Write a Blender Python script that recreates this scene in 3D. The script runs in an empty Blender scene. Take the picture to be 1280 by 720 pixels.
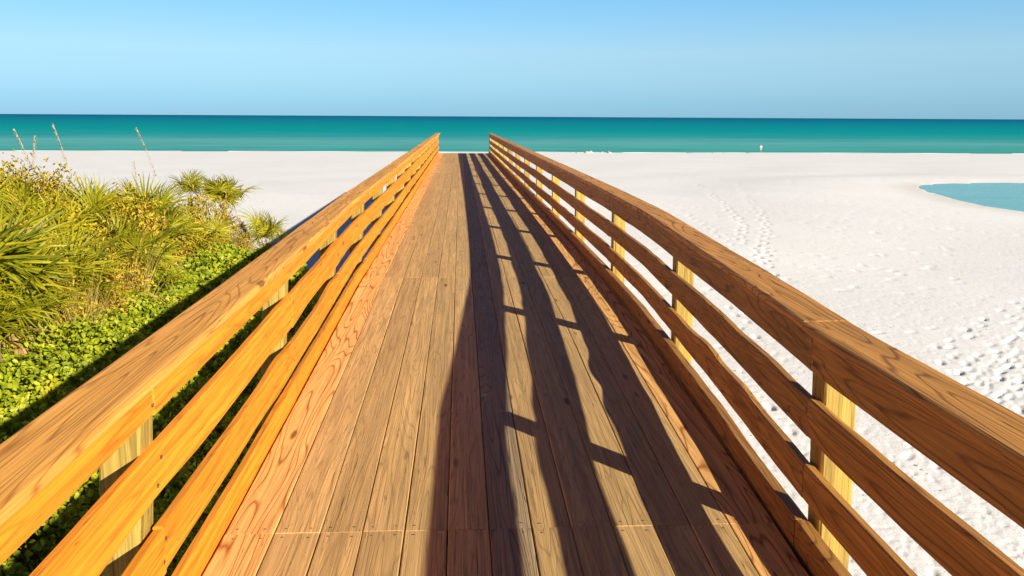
import bpy, math, random
import numpy as np
from mathutils import Vector, Matrix, noise as mnoise

random.seed(7); rng = np.random.default_rng(7)
S = bpy.context.scene
COL = S.collection
R = math.radians
CAMZ = 1.82
SUN = Vector((0.605, -0.796, 0)) * math.cos(R(21.3)) + Vector((0, 0, math.sin(R(21.3))))

# ------------------------------------------------------------------ helpers
def smooth(t):
    t = np.clip(t, 0, 1); return t * t * (3 - 2 * t)

def tag(o, label=None, cat=None, group=None, kind=None):
    if label: o['label'] = label
    if cat: o['category'] = cat
    if group: o['group'] = group
    if kind: o['kind'] = kind
    return o

def empty(name, loc, rz=0, label=None, cat=None, group=None):
    o = bpy.data.objects.new(name, None); COL.objects.link(o)
    o.location = loc; o.rotation_euler = (0, 0, rz); o.empty_display_size = .2
    return tag(o, label, cat, group)

def mesh(name, verts, faces, mat=None, parent=None, loc=(0, 0, 0), smooth_shade=False):
    me = bpy.data.meshes.new(name)
    me.from_pydata([tuple(v) for v in verts], [], faces)
    if smooth_shade:
        me.polygons.foreach_set('use_smooth', [True] * len(me.polygons))
    me.update()
    if mat: me.materials.append(mat)
    o = bpy.data.objects.new(name, me); COL.objects.link(o)
    o.location = loc
    if parent: o.parent = parent
    return o

def np_mesh(name, verts, quads, mat, smooth_shade=False):
    me = bpy.data.meshes.new(name)
    n = len(verts); m = len(quads); k = quads.shape[1]
    me.vertices.add(n); me.vertices.foreach_set('co', verts.astype(np.float32).ravel())
    me.loops.add(m * k); me.loops.foreach_set('vertex_index', quads.astype(np.int32).ravel())
    me.polygons.add(m); me.polygons.foreach_set('loop_start', np.arange(0, m * k, k, dtype=np.int32))
    me.polygons.foreach_set('loop_total', np.full(m, k, dtype=np.int32))
    if smooth_shade: me.polygons.foreach_set('use_smooth', np.ones(m, dtype=bool))
    me.update(calc_edges=True)
    me.materials.append(mat)
    o = bpy.data.objects.new(name, me); COL.objects.link(o)
    return o

def copy_tree(o, parent=None):
    c = o.copy(); COL.objects.link(c); c.parent = parent
    for ch in list(o.children): copy_tree(ch, c)
    return c

# ------------------------------------------------------------------ material kit
class NT:
    def __init__(s, name):
        s.m = bpy.data.materials.new(name); s.m.use_nodes = True
        s.t = s.m.node_tree; s.t.nodes.clear()
        s.out = s.t.nodes.new('ShaderNodeOutputMaterial')
    def n(s, kind, **kw):
        nd = s.t.nodes.new('ShaderNode' + kind)
        for k, v in kw.items():
            if k.startswith('_'): setattr(nd, k[1:], v)
            else:
                key = k.replace('__', ' ')
                nd.inputs[int(key[1:]) if key[0] == 'i' and key[1:].isdigit() else key].default_value = v
        return nd
    def l(s, a, b): s.t.links.new(a, b); return s
    def math(s, op, a, b=None, c=None, clamp=False):
        nd = s.t.nodes.new('ShaderNodeMath'); nd.operation = op; nd.use_clamp = clamp
        for i, v in enumerate((a, b, c)):
            if v is None: continue
            if isinstance(v, (int, float)): nd.inputs[i].default_value = v
            else: s.t.links.new(v, nd.inputs[i])
        return nd.outputs[0]
    def mix(s, f, a, b, mode='MIX'):
        nd = s.t.nodes.new('ShaderNodeMix'); nd.data_type = 'RGBA'; nd.blend_type = mode
        for key, v in ((0, f), (6, a), (7, b)):
            if isinstance(v, (int, float)): nd.inputs[key].default_value = v
            elif isinstance(v, tuple): nd.inputs[key].default_value = (*v, 1) if len(v) == 3 else v
            else: s.t.links.new(v, nd.inputs[key])
        return nd.outputs[2]
    def ramp(s, f, stops):
        nd = s.t.nodes.new('ShaderNodeValToRGB'); cr = nd.color_ramp
        while len(cr.elements) < len(stops): cr.elements.new(.5)
        for e, (p, c) in zip(cr.elements, stops):
            e.position = p; e.color = (*c, 1) if isinstance(c, tuple) else (c, c, c, 1)
        s.t.links.new(f, nd.inputs[0]); return nd.outputs[0]
    def mapping(s, vec, scale, loc=None):
        nd = s.t.nodes.new('ShaderNodeMapping'); nd.inputs['Scale'].default_value = scale
        s.t.links.new(vec, nd.inputs['Vector'])
        if loc is not None:
            if isinstance(loc, tuple): nd.inputs['Location'].default_value = loc
            else: s.t.links.new(loc, nd.inputs['Location'])
        return nd.outputs[0]
    def noise(s, vec, scale, detail=3, rough=.5, dist=0):
        nd = s.t.nodes.new('ShaderNodeTexNoise')
        nd.inputs['Scale'].default_value = scale; nd.inputs['Detail'].default_value = detail
        nd.inputs['Roughness'].default_value = rough; nd.inputs['Distortion'].default_value = dist
        if vec is not None: s.t.links.new(vec, nd.inputs['Vector'])
        return nd.outputs['Fac']

def wood(name, light, dark, tone=(.8, 1.15), rings=26, line=.55, weather=None, bump=.35, knots=True, kth=.86, rough=.62,
         xs=5.0, wear=0.0, splats=False):
    """Sawn softwood: contour lines of a long stretched noise give the growth rings, plus fibres, knots, checks."""
    k = NT(name)
    tc = k.n('TexCoord'); oi = k.n('ObjectInfo')
    off = k.n('CombineXYZ')
    k.l(k.math('MULTIPLY', oi.outputs['Random'], 37.0), off.inputs[0])
    k.l(k.math('MULTIPLY', oi.outputs['Random'], 91.0), off.inputs[1])
    k.l(k.math('MULTIPLY', oi.outputs['Random'], 53.0), off.inputs[2])
    v = k.n('VectorMath', _operation='ADD'); k.l(tc.outputs['Object'], v.inputs[0]); k.l(off.outputs[0], v.inputs[1])
    V = v.outputs[0]
    big = k.noise(k.mapping(V, (xs, .42, xs)), 1.0, 1.5, .45, .25)
    ringv = k.math('MULTIPLY', big, float(rings))
    tri = k.math('PINGPONG', ringv, 1.0)
    ringl = k.ramp(tri, [(0, 1.0), (.10, .7), (.3, .08), (1, 0.0)])
    fib = k.noise(k.mapping(V, (150, 2.2, 150)), 1.0, 3, .6)
    fib2 = k.noise(k.mapping(V, (38, .7, 38)), 1.0, 3, .55)
    # knots
    kn = k.n('TexVoronoi', Scale=1.0); k.l(k.mapping(V, (7.5, 1.7, 7.5)), kn.inputs['Vector'])
    cut = k.math('GREATER_THAN', k.n('SeparateColor').outputs[0], .5)
    sc = k.n('SeparateColor'); k.l(kn.outputs['Color'], sc.inputs[0])
    keep = k.math('GREATER_THAN', sc.outputs[0], kth)
    kd = k.math('SUBTRACT', .17, kn.outputs['Distance'])
    knot = k.math('MULTIPLY', k.math('MULTIPLY', kd, 12.0, clamp=True), keep)
    base = k.mix(k.math('MULTIPLY', ringl, line), light, dark)
    f1 = k.math('MULTIPLY', k.math('SUBTRACT', fib, .5), 1.1)
    f2 = k.math('MULTIPLY', k.math('SUBTRACT', fib2, .5), 1.2)
    val = k.math('ADD', 1.0, k.math('ADD', f1, f2))
    tn = k.math('ADD', tone[0], k.math('MULTIPLY', oi.outputs['Random'], tone[1] - tone[0]))
    val = k.math('MULTIPLY', val, tn)
    hsv = k.n('HueSaturation'); k.l(base, hsv.inputs['Color']); k.l(val, hsv.inputs['Value'])
    col = hsv.outputs[0]
    if weather:
        w = k.noise(k.mapping(V, (3, .35, 3)), 1.0, 5, .65)
        wf = k.math('MULTIPLY', k.math('SUBTRACT', w, .42), 3.2, clamp=True)
        col = k.mix(k.math('MULTIPLY', wf, .6), col, weather)
        g = k.noise(k.mapping(V, (60, 9, 60)), 1.0, 4, .7)
        col = k.mix(k.math('MULTIPLY', k.math('SUBTRACT', g, .56), 3.0, clamp=True), col, tuple(c * .55 for c in weather))
    if wear:
        w = k.noise(k.mapping(V, (4, 1.0, 4)), 1.0, 6, .75)
        col = k.mix(k.math('MULTIPLY', k.math('SUBTRACT', w, .55), 2.5 * wear, clamp=True), col, tuple(c * .42 for c in light))
    # drying checks: thin dark splits along the grain
    ck = k.noise(k.mapping(V, (62, .55, 62)), 1.0, 2, .5)
    ckf = k.math('MULTIPLY', k.math('LESS_THAN', k.math('ABSOLUTE', k.math('SUBTRACT', ck, .645)), .006), .75)
    col = k.mix(ckf, col, tuple(c * .25 for c in dark))
    if knots: col = k.mix(k.math('MULTIPLY', knot, .8), col, tuple(c * .35 for c in dark))
    if splats:
        ge = k.n('NewGeometry')
        sp = k.noise(k.mapping(ge.outputs['Position'], (9, 5, 1)), 1.0, 5, .72, .6)
        rg = k.noise(k.mapping(ge.outputs['Position'], (.9, .25, 1)), 1.0, 1, .5)
        px = k.n('SeparateXYZ'); k.l(ge.outputs['Position'], px.inputs[0])
        band = k.math('SUBTRACT', 1.0, k.math('MULTIPLY', k.math('ABSOLUTE', k.math('SUBTRACT', px.outputs[0], .15)), 1.6), clamp=True)
        th = k.math('SUBTRACT', .745, k.math('MULTIPLY', k.math('MULTIPLY', rg, band), .24))
        sf = k.math('MULTIPLY', k.math('SUBTRACT', sp, th), 9.0, clamp=True)
        col = k.mix(k.math('MULTIPLY', sf, .6), col, (.62, .6, .58))
    bs = k.n('BsdfPrincipled'); bs.inputs['Roughness'].default_value = rough
    bs.inputs['Specular IOR Level'].default_value = .25
    k.l(col, bs.inputs['Base Color'])
    h = k.math('SUBTRACT', k.math('ADD', k.math('MULTIPLY', fib, .6), k.math('MULTIPLY', fib2, .7)),
               k.math('ADD', k.math('MULTIPLY', ckf, 1.5), k.math('MULTIPLY', ringl, .25)))
    bp = k.n('Bump'); bp.inputs['Strength'].default_value = bump; bp.inputs['Distance'].default_value = .006
    k.l(h, bp.inputs['Height']); k.l(bp.outputs[0], bs.inputs['Normal'])
    k.l(bs.outputs[0], k.out.inputs[0])
    return k.m

M = {}
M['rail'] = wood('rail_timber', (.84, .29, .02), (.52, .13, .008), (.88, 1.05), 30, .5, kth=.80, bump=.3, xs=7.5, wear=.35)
M['rail_shade'] = wood('rail_timber_shaded_worn', (.47, .22, .05), (.16, .06, .018), (.78, 1.1), 28, .75, bump=.45, xs=7.5, wear=.8, kth=.76)  # right railing's shade put into the base colour, on top of knots and wear
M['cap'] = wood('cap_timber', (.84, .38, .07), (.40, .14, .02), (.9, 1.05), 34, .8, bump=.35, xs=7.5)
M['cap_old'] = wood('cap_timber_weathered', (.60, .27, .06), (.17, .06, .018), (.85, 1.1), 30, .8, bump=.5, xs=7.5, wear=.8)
M['deck'] = wood('deck_timber', (.58, .365, .14), (.26, .145, .055), (.84, 1.1), 30, .5, weather=(.47, .30, .13), kth=.78, bump=.5, xs=9, splats=True)
M['deck_old'] = wood('deck_timber_split', (.40, .28, .15), (.10, .07, .045), (.8, 1.0), 40, .75, weather=(.27, .2, .13), bump=.9, xs=7, splats=True)
M['edge'] = wood('edge_timber_bold_grain', (.84, .46, .15), (.34, .12, .022), (.92, 1.08), 32, .95, bump=.4, xs=5.5)  # own orange grain, with light bounced off the railing mixed into the colour
M['post'] = wood('post_timber_treated', (.42, .285, .06), (.20, .12, .025), (.8, 1.1), 16, .6, bump=.7, xs=9, wear=.8)
M['joist'] = wood('joist_timber', (.30, .2, .1), (.15, .09, .04), (.8, 1.1), 14, .4, bump=.4)

def steel():
    k = NT('galvanised_steel'); bs = k.n('BsdfPrincipled'); bs.inputs['Metallic'].default_value = .9
    tc = k.n('TexCoord'); f = k.noise(tc.outputs['Object'], 90, 3)
    k.l(k.ramp(f, [(.3, (.12, .1, .09)), (.7, (.42, .42, .42))]), bs.inputs['Base Color'])
    bs.inputs['Roughness'].default_value = .5; k.l(bs.outputs[0], k.out.inputs[0]); return k.m
M['steel'] = steel()

def leafmat(name, cols, trans=.3, rough=.45, scale=1.2):
    k = NT(name)
    ge = k.n('NewGeometry'); oi = k.n('ObjectInfo')
    cl = k.noise(ge.outputs['Position'], scale, 2, .6)
    isl = ge.outputs['Random Per Island']
    f = k.math('ADD', k.math('MULTIPLY', isl, .55), k.math('MULTIPLY', k.math('SUBTRACT', cl, .28), 1.1))
    f = k.math('ADD', f, k.math('MULTIPLY', k.math('SUBTRACT', oi.outputs['Random'], .5), .25), clamp=True)
    n = len(cols); col = k.ramp(f, [(i / (n - 1), c) for i, c in enumerate(cols)])
    bs = k.n('BsdfPrincipled'); bs.inputs['Roughness'].default_value = rough
    bs.inputs['Specular IOR Level'].default_value = .3
    k.l(col, bs.inputs['Base Color'])
    tr = k.n('BsdfTranslucent'); k.l(col, tr.inputs['Color'])
    mx = k.n('MixShader'); mx.inputs[0].default_value = trans
    k.l(bs.outputs[0], mx.inputs[1]); k.l(tr.outputs[0], mx.inputs[2]); k.l(mx.outputs[0], k.out.inputs[0])
    return k.m
M['cover'] = leafmat('ground_cover_leaf', [(.07, .10, .006), (.22, .27, .012), (.40, .44, .02), (.56, .44, .03)], .3)
M['frond'] = leafmat('palmetto_green', [(.10, .125, .008), (.36, .34, .012), (.58, .46, .025)], .3)
M['dead'] = leafmat('dead_palm_leaf', [(.22, .12, .045), (.46, .29, .10), (.62, .43, .18)], .2, .7)
M['petiole'] = leafmat('palm_stalk', [(.3, .28, .04), (.45, .36, .07)], .05)
M['bark'] = leafmat('palm_bark', [(.12, .07, .035), (.3, .18, .09)], 0, .9, 14)
M['scrub'] = leafmat('scrub_leaf', [(.14, .12, .010), (.38, .31, .016), (.56, .38, .025), (.38, .18, .04)], .28)
M['twig'] = leafmat('scrub_twig', [(.13, .08, .04), (.26, .16, .08)], 0, .9)
M['grass'] = leafmat('dry_grass_blade', [(.34, .27, .04), (.58, .43, .10), (.66, .50, .2)], .35)
M['oat'] = leafmat('sea_oat_seed', [(.5, .38, .2), (.68, .55, .34)], .3)

# ------------------------------------------------------------------ lie of the land
def dune_h(x, y):
    x = np.asarray(x, float); y = np.asarray(y, float)
    a = -x
    g = smooth((a - 1.3) / 2.7)
    end = 17.0 + 1.2 * np.sin(a * .7) + .5 * np.clip(a - 5, 0, 20)
    fy = 1 - smooth((y - (end - 2.2)) / 5.0)
    fb = 1 - smooth((a - 26) / 14)
    up = 1.45 + .14 * np.clip(a - 3.8, 0, 9)
    return g * fy * fb * up + .45 * fy * smooth((2.5 - np.abs(x)) / 2.5) * smooth((8 - y) / 6)

POOL = np.array([(30.9, 58.0), (33, 59.3), (36, 60.2), (42, 61), (50, 62), (64, 63), (70, 56), (62, 46), (46, 38.5),
                 (34, 34.5), (28.8, 36.5), (27.8, 41.7), (27.5, 44.6), (28.0, 48.2), (29.3, 53.4)])
POOL_Z = -2.66
def pool_sd(x, y):
    """signed distance to the pool outline, negative inside"""
    d = np.full(x.shape, 1e9); inside = np.zeros(x.shape, bool)
    n = len(POOL)
    for i in range(n):
        a = POOL[i]; b = POOL[(i + 1) % n]; e = b - a
        t = np.clip(((x - a[0]) * e[0] + (y - a[1]) * e[1]) / (e @ e), 0, 1)
        d = np.minimum(d, np.hypot(x - a[0] - t * e[0], y - a[1] - t * e[1]))
        c = ((a[1] > y) != (b[1] > y)) & (x < (b[0] - a[0]) * (y - a[1]) / (b[1] - a[1] + 1e-12) + a[0])
        inside ^= c
    return np.where(inside, -d, d)

SHORE = 178.0
SEA_Z = -5.2
def ground_h(x, y):
    x = np.asarray(x, float); y = np.asarray(y, float)
    base = np.where(y < 50, -2.5, -2.5 - (y - 50) * (2.7 / (SHORE - 50)))
    base = np.where(y > SHORE, SEA_Z - (y - SHORE) * .03, base)
    base = np.maximum(base, -30)
    und = .05 * np.sin(x * .35 + 1.3 * np.sin(y * .13)) * np.sin(y * .27 + .4) + .025 * np.sin(x * .9 + y * .5)
    und = und * smooth((150 - y) / 60) * smooth((y - 3) / 8)
    h = base + und + dune_h(x, y)
    sd = np.full(x.shape, 1e3)
    box = (x > 5) & (x < 95) & (y > 20) & (y < 85)
    if box.any(): sd[box] = pool_sd(x[box], y[box])
    prof = POOL_Z + np.where(sd < 0, np.maximum(sd * .25, -.5), sd * .03)
    w = 1 - smooth((sd - .5) / 16)
    return h * (1 - w) + prof * w

# ------------------------------------------------------------------ ground sheet (polar grid, finer ahead)
def build_ground():
    th = np.concatenate([np.linspace(-180, -50, 60, endpoint=False), np.linspace(-50, 55, 860), np.linspace(55, 180, 60)[1:-1]])
    th = np.radians(th)
    r = np.concatenate([[.3], np.geomspace(.8, 5, 30)[:-1], np.geomspace(5, 60, 560)[:-1], np.geomspace(60, 6000, 120)])
    nt, nr = len(th), len(r)
    T, Rr = np.meshgrid(th, r)
    X = Rr * np.sin(T); Y = Rr * np.cos(T)
    Z = ground_h(X, Y)
    D = np.zeros_like(Z)
    lr = np.log(r); 
    def stamp(x, y, rx, ry, ang, depth, rim):
        rr = math.hypot(x, y); tt = math.atan2(x, y); w = max(rx, ry) * 2.2
        i0, i1 = np.searchsorted(r, [rr - w, rr + w]); j0, j1 = np.searchsorted(th, [tt - w / rr, tt + w / rr])
        if i1 <= i0 or j1 <= j0: return
        dx = X[i0:i1, j0:j1] - x; dy = Y[i0:i1, j0:j1] - y
        c, s = math.cos(ang), math.sin(ang)
        u = (dx * c + dy * s) / rx; v = (-dx * s + dy * c) / ry
        q = np.sqrt(u * u + v * v)
        D[i0:i1, j0:j1] += -depth * np.exp(-(q ** 3)) + rim * np.exp(-((q - 1.35) / .3) ** 2)
    # worn-in dimples, thinning out with distance
    for _ in range(15000):
        y = 3 + 40 * random.random() ** 1.9; x = 1.9 + (y * .62 + 5) * random.random()
        s = random.uniform(.02, .055)
        if y > 16 and random.random() < .45: continue
        stamp(x, y, s * random.uniform(.7, 1.2), s, random.uniform(0, 3), random.uniform(.005, .02) * (1.8 if random.random() < .07 else 1), .001)
    for _ in range(900):
        y = 20 + 60 * random.random(); x = -y * .5 + y * 1.1 * random.random()
        if -2.5 < x < 2.5: continue
        stamp(x, y, .2, .12, random.uniform(0, 3), .025, .004)
    # footprint trails
    def trail(pts, step=.62, w=.13, depth=.06, jit=.04):
        pts = [Vector(p) for p in pts]; side = 1
        for a, b in zip(pts, pts[1:]):
            L = (b - a).length; d = (b - a) / L; nrm = Vector((-d.y, d.x)); ang = math.atan2(d.y, d.x); t = 0
            while t < L:
                p = a + d * t + nrm * (side * w + random.gauss(0, jit)); side = -side
                stamp(p.x, p.y, .15, .065, ang + random.gauss(0, .15), depth * random.uniform(.6, 1.0), .006)
                t += step * random.uniform(.85, 1.15)
    trail([(7.5, 12.5), (9.25, 15.8), (13.4, 19.7), (20, 25)])
    for k in range(7):
        o = k * .55 + random.uniform(-.12, .12)
        trail([(5.6 + o, 10.2), (9.6 + o, 15.2 - o * .2), (15 + o, 19.6 - o * .3), (24 + o, 26)], random.uniform(.3, .6), .09, .045, .06)
    trail([(8.2, 22.0), (9.9, 28.2), (10.1, 31), (11.7, 35.6), (16.5, 61), (18, 90)], depth=.1)
    trail([(9.0, 26), (10.6, 30.0), (12.8, 36), (19.5, 62)], depth=.08)
    trail([(4.2, 9), (6.2, 19), (9.6, 31), (10.4, 40)], depth=.06)
    trail([(12.5, 12), (16, 22), (26, 34)], depth=.05)
    trail([(11, 14), (20, 20.5), (34, 27)], depth=.05, jit=.08); trail([(5, 16), (13, 18), (24, 17)], depth=.045)
    trail([(-12, 40), (-16, 70), (-20, 110)], depth=.06); trail([(22, 30), (10, 44), (3, 90)], depth=.05)
    # dragged parallel furrows left of the prints
    for k in range(9):
        a = Vector((7.4 + k * .42, 12.3 + k * .1)); b = Vector((14.5 + k * .42, 20.3 - k * .25)); L = (b - a).length; t = 0
        while t < L:
            p = a + (b - a) * (t / L); q = p + Vector((random.gauss(0, .03), random.gauss(0, .03)))
            if random.random() < .8: stamp(q.x, q.y, .10, .045, math.atan2((b - a).y, (b - a).x), .018, .003)
            t += .13
    onsand = smooth((X - 1.7) / .6) + (X < -1.7) * smooth((Y - 19) / 3)
    D *= np.clip(onsand, 0, 1)
    Z = Z + D * .62
    V = np.stack([X, Y, Z], -1).reshape(-1, 3)
    idx = np.arange(nt * nr).reshape(nr, nt)
    jn = np.roll(idx, -1, 1)
    q = np.stack([idx[:-1], idx[1:], jn[1:], jn[:-1]], -1).reshape(-1, 4)
    q = q[:, ::-1]
    return V, q

def sand_mat():
    k = NT('white_quartz_sand')
    ge = k.n('NewGeometry'); P = ge.outputs['Position']
    sx = k.n('SeparateXYZ'); k.l(P, sx.inputs[0])
    big = k.noise(P, .12, 4, .55); mid = k.noise(P, 1.3, 4, .6)
    col = k.ramp(big, [(.3, (.85, .825, .785)), (.7, (.88, .865, .83))])
    col = k.mix(k.math('MULTIPLY', k.math('SUBTRACT', mid, .5), .5, clamp=True), col, (.70, .655, .60))
    # scattered small dark specks
    vo = k.n('TexVoronoi', Scale=9.0); k.l(P, vo.inputs['Vector'])
    sc = k.n('SeparateColor'); k.l(vo.outputs['Color'], sc.inputs[0])
    sp = k.math('MULTIPLY', k.math('LESS_THAN', vo.outputs['Distance'], k.math('MULTIPLY', sc.outputs[1], .26)), k.math('GREATER_THAN', sc.outputs[0], .90))
    col = k.mix(k.math('MULTIPLY', sp, .75), col, (.10, .085, .075))
    # damp sand by the pool and by the sea
    wet = k.noise(P, .5, 3, .5)
    at = k.n('Attribute', _attribute_name='damp'); 
    damp = k.math('MULTIPLY', at.outputs['Fac'], k.math('ADD', .6, wet), clamp=True)
    col = k.mix(damp, col, (.60, .55, .47))
    # leaf litter under the planting
    at2 = k.n('Attribute', _attribute_name='litter')
    ln = k.noise(P, 14, 5, .7)
    lit = k.ramp(ln, [(.3, (.035, .022, .012)), (.55, (.11, .07, .035)), (.75, (.26, .17, .08))])
    lf = k.math('MULTIPLY', k.math('SUBTRACT', k.math('ADD', at2.outputs['Fac'], k.math('MULTIPLY', k.math('SUBTRACT', mid, .5), .6)), .35), 4.0, clamp=True)
    col = k.mix(lf, col, lit)
    bs = k.n('BsdfPrincipled'); bs.inputs['Roughness'].default_value = .95; bs.inputs['Specular IOR Level'].default_value = .1
    k.l(col, bs.inputs['Base Color'])
    n1 = k.noise(P, 9, 5, .65); n2 = k.noise(P, 2.2, 4, .6); n3 = k.noise(P, 60, 2, .5)
    h = k.math('ADD', k.math('ADD', k.math('MULTIPLY', n1, .02), k.math('MULTIPLY', n2, .03)), k.math('MULTIPLY', n3, .003))
    bp = k.n('Bump'); bp.inputs['Strength'].default_value = .45; bp.inputs['Distance'].default_value = 1.0
    k.l(h, bp.inputs['Height']); k.l(bp.outputs[0], bs.inputs['Normal'])
    k.l(bs.outputs[0], k.out.inputs[0]); return k.m

GV, GQ = build_ground()
ground = np_mesh('sand', GV, GQ, sand_mat(), True)
tag(ground, 'white quartz sand beach with footprints beside the boardwalk', kind='structure')
gx, gy = GV[:, 0], GV[:, 1]
sd = np.full(len(GV), 1e3); bx = (gx > 5) & (gx < 95) & (gy > 20) & (gy < 85); sd[bx] = pool_sd(gx[bx], gy[bx])
damp = np.clip(1 - smooth(sd / 3.0), 0, 1) * .45 + .55 * smooth((gy - SHORE + 5) / 5)
end = 19.4 + 1.2 * np.sin(-gx * .7)
lit = smooth((-gx - 1.4) / .8) * (1 - smooth((gy - end) / 1.6)) * (1 - smooth((-gx - 28) / 6))
for nm, arr in (('damp', damp), ('litter', lit)):
    a = ground.data.attributes.new(nm, 'FLOAT', 'POINT'); a.data.foreach_set('value', arr.astype(np.float32))

# ------------------------------------------------------------------ water
def sea_mat():
    k = NT('sea_water')
    ge = k.n('NewGeometry'); P = ge.outputs['Position']
    sx = k.n('SeparateXYZ'); k.l(P, sx.inputs[0])
    nz = k.noise(k.mapping(P, (.004, .02, 1)), 1.0, 4, .6)
    yy = k.math('MULTIPLY', sx.outputs[1], k.math('ADD', .82, k.math('MULTIPLY', nz, .36)))
    lg = k.math('LOGARITHM', k.math('MAXIMUM', yy, 10.0), 10.0)          # 2.25 at the shore .. 4.5 far out
    f = k.math('DIVIDE', k.math('SUBTRACT', lg, 2.2), 2.0, clamp=True)
    col = k.ramp(f, [(0, (.05, .30, .26)), (.04, (.07, .40, .35)), (.10, (.12, .43, .42)), (.15, (.03, .34, .34)),  # water's own tint; the pale near-shore band also has wave shading painted in
                     (.22, (.0, .32, .31)), (.36, (.0, .25, .29)), (.55, (.0, .175, .275)), (1.0, (.0, .105, .20))])
    rp = k.noise(k.mapping(P, (.03, .22, 1)), 1.0, 5, .65)
    col = k.mix(k.math('MULTIPLY', k.math('SUBTRACT', rp, .46), 1.8, clamp=True), col, (.0, .12, .18))
    bs = k.n('BsdfPrincipled'); bs.inputs['Roughness'].default_value = .35
    bs.inputs['Specular IOR Level'].default_value = .03
    k.l(col, bs.inputs['Base Color'])
    w1 = k.noise(k.mapping(P, (.25, .9, 1)), 1.0, 5, .6); w2 = k.noise(k.mapping(P, (.02, .09, 1)), 1.0, 3, .5)
    h = k.math('ADD', k.math('MULTIPLY', w1, .35), k.math('MULTIPLY', w2, 2.0))
    bp = k.n('Bump'); bp.inputs['Strength'].default_value = .7; bp.inputs['Distance'].default_value = 1.0
    k.l(h, bp.inputs['Height']); k.l(bp.outputs[0], bs.inputs['Normal'])
    df = k.n('BsdfDiffuse'); k.l(col, df.inputs['Color'])                # light scattered back out of the clear shallow water
    mx = k.n('MixShader'); mx.inputs[0].default_value = .8; k.l(bs.outputs[0], mx.inputs[1]); k.l(df.outputs[0], mx.inputs[2])
    k.l(mx.outputs[0], k.out.inputs[0]); return k.m
sea = mesh('sea', [(-60000, 150, SEA_Z), (60000, 150, SEA_Z), (60000, 60000, SEA_Z), (-60000, 60000, SEA_Z)], [(0, 1, 2, 3)], sea_mat())
tag(sea, 'calm turquoise sea deepening to blue at the horizon', kind='structure')

def pool_mat():
    k = NT('lagoon_water')
    ge = k.n('NewGeometry'); P = ge.outputs['Position']
    n = k.noise(k.mapping(P, (.1, .35, 1)), 1.0, 3, .5)
    col = k.ramp(n, [(.3, (.13, .44, .37)), (.7, (.19, .50, .43))])
    bs = k.n('BsdfPrincipled'); bs.inputs['Roughness'].default_value = .15; bs.inputs['Specular IOR Level'].default_value = .2
    k.l(col, bs.inputs['Base Color'])
    bp = k.n('Bump'); bp.inputs['Strength'].default_value = .25; bp.inputs['Distance'].default_value = .2
    k.l(k.noise(k.mapping(P, (.8, 2.5, 1)), 1.0, 3, .5), bp.inputs['Height']); k.l(bp.outputs[0], bs.inputs['Normal'])
    k.l(bs.outputs[0], k.out.inputs[0]); return k.m
c0 = POOL.mean(0)
pv = [((p[0] - c0[0]) * 1.06 + c0[0], (p[1] - c0[1]) * 1.06 + c0[1], POOL_Z) for p in POOL]
tag(mesh('tidal_pool', pv, [tuple(range(len(pv)))], pool_mat()), 'turquoise tidal pool lying in the white sand', kind='structure')

# thin broken line of foam where the sea meets the sand
V = []; F = []
fx = np.arange(-260, 330, 1.5)
for i, x in enumerate(fx):
    c = 176.9 + .5 * math.sin(x * .11) + .35 * math.sin(x * .47 + 1) ; wd = .22 + .16 * math.sin(x * .31) + .1 * random.random()
    V += [(x, c - wd, SEA_Z + .03), (x, c, SEA_Z + .09), (x, c + wd, SEA_Z + .03)]
    if i and mnoise.noise(Vector((x * .05, 3, 0))) > -.35:
        a = 3 * (i - 1); F += [(a, a + 3, a + 4, a + 1), (a + 1, a + 4, a + 5, a + 2)]
fk = NT('foam'); fb = fk.n('BsdfPrincipled'); fb.inputs['Base Color'].default_value = (.82, .84, .84, 1); fb.inputs['Roughness'].default_value = .9
fk.l(fb.outputs[0], fk.out.inputs[0])
tag(mesh('surf_foam', V, F, fk.m), 'thin white line of foam along the shore', kind='stuff')

# low heaps of sand by the water's edge
def heap(x, y, w, h):
    nx, ny = 22, 7; V = []; F = []
    for j in range(ny):
        for i in range(nx):
            u = i / (nx - 1) * 2 - 1; v = j / (ny - 1) * 2 - 1
            z = h * max(0, 1 - u * u) * max(0, 1 - v * v) * (.55 + .45 * math.sin(i * 1.3 + x) * math.sin(i * .57 + 1))
            V.append((x + u * w, y + v * 2.2, SEA_Z + .02 + z * .85 - .12))
    for j in range(ny - 1):
        for i in range(nx - 1):
            a = j * nx + i; F.append((a, a + 1, a + nx + 1, a + nx))
    o = mesh('sand_mound', V, F, ground.data.materials[0], smooth_shade=True)
    tag(o, None, None, None, 'structure')
heap(25.5, 173, 3.2, .85); heap(28.8, 173.5, 1.8, .75); heap(22.5, 173, 1.6, .5); heap(52, 175.5, 3.2, .45); heap(58.4, 175.8, 1.2, .35); heap(46, 175.5, 1.0, .4)

# ------------------------------------------------------------------ boardwalk lines
XRp = ([-3, 1, 3.2, 3.6, 5, 6.6, 7.7, 10, 13.7, 20, 30, 44.6], [1.33, 1.335, 1.35, 1.37, 1.43, 1.485, 1.52, 1.55, 1.56, 1.53, 1.46, 1.38])
XLp = ([-3, 2, 4, 6.3, 9.5, 13, 25, 44.6], [1.0, 1.005, 1.02, 1.045, 1.085, 1.075, 1.05, 1.02])
OFF = ([-3, 3.5, 5, 8, 14, 25, 44.6], [.09, .09, .105, .125, .10, .08, .05])
OFFC = ([-3, 3.5, 4, 6, 8, 14, 44.6], [.05, .05, .06, .09, .12, .085, .03])
def XR(y): return float(np.interp(y, *XRp))
def XL(y): return -float(np.interp(y, *XLp))
def face_x(side, y, z):
    if side > 0: return XR(y) + float(np.interp(y, *(OFFC if z > .95 else OFF)))
    return XL(y) - (-.02 if z > .95 else .045)
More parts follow.
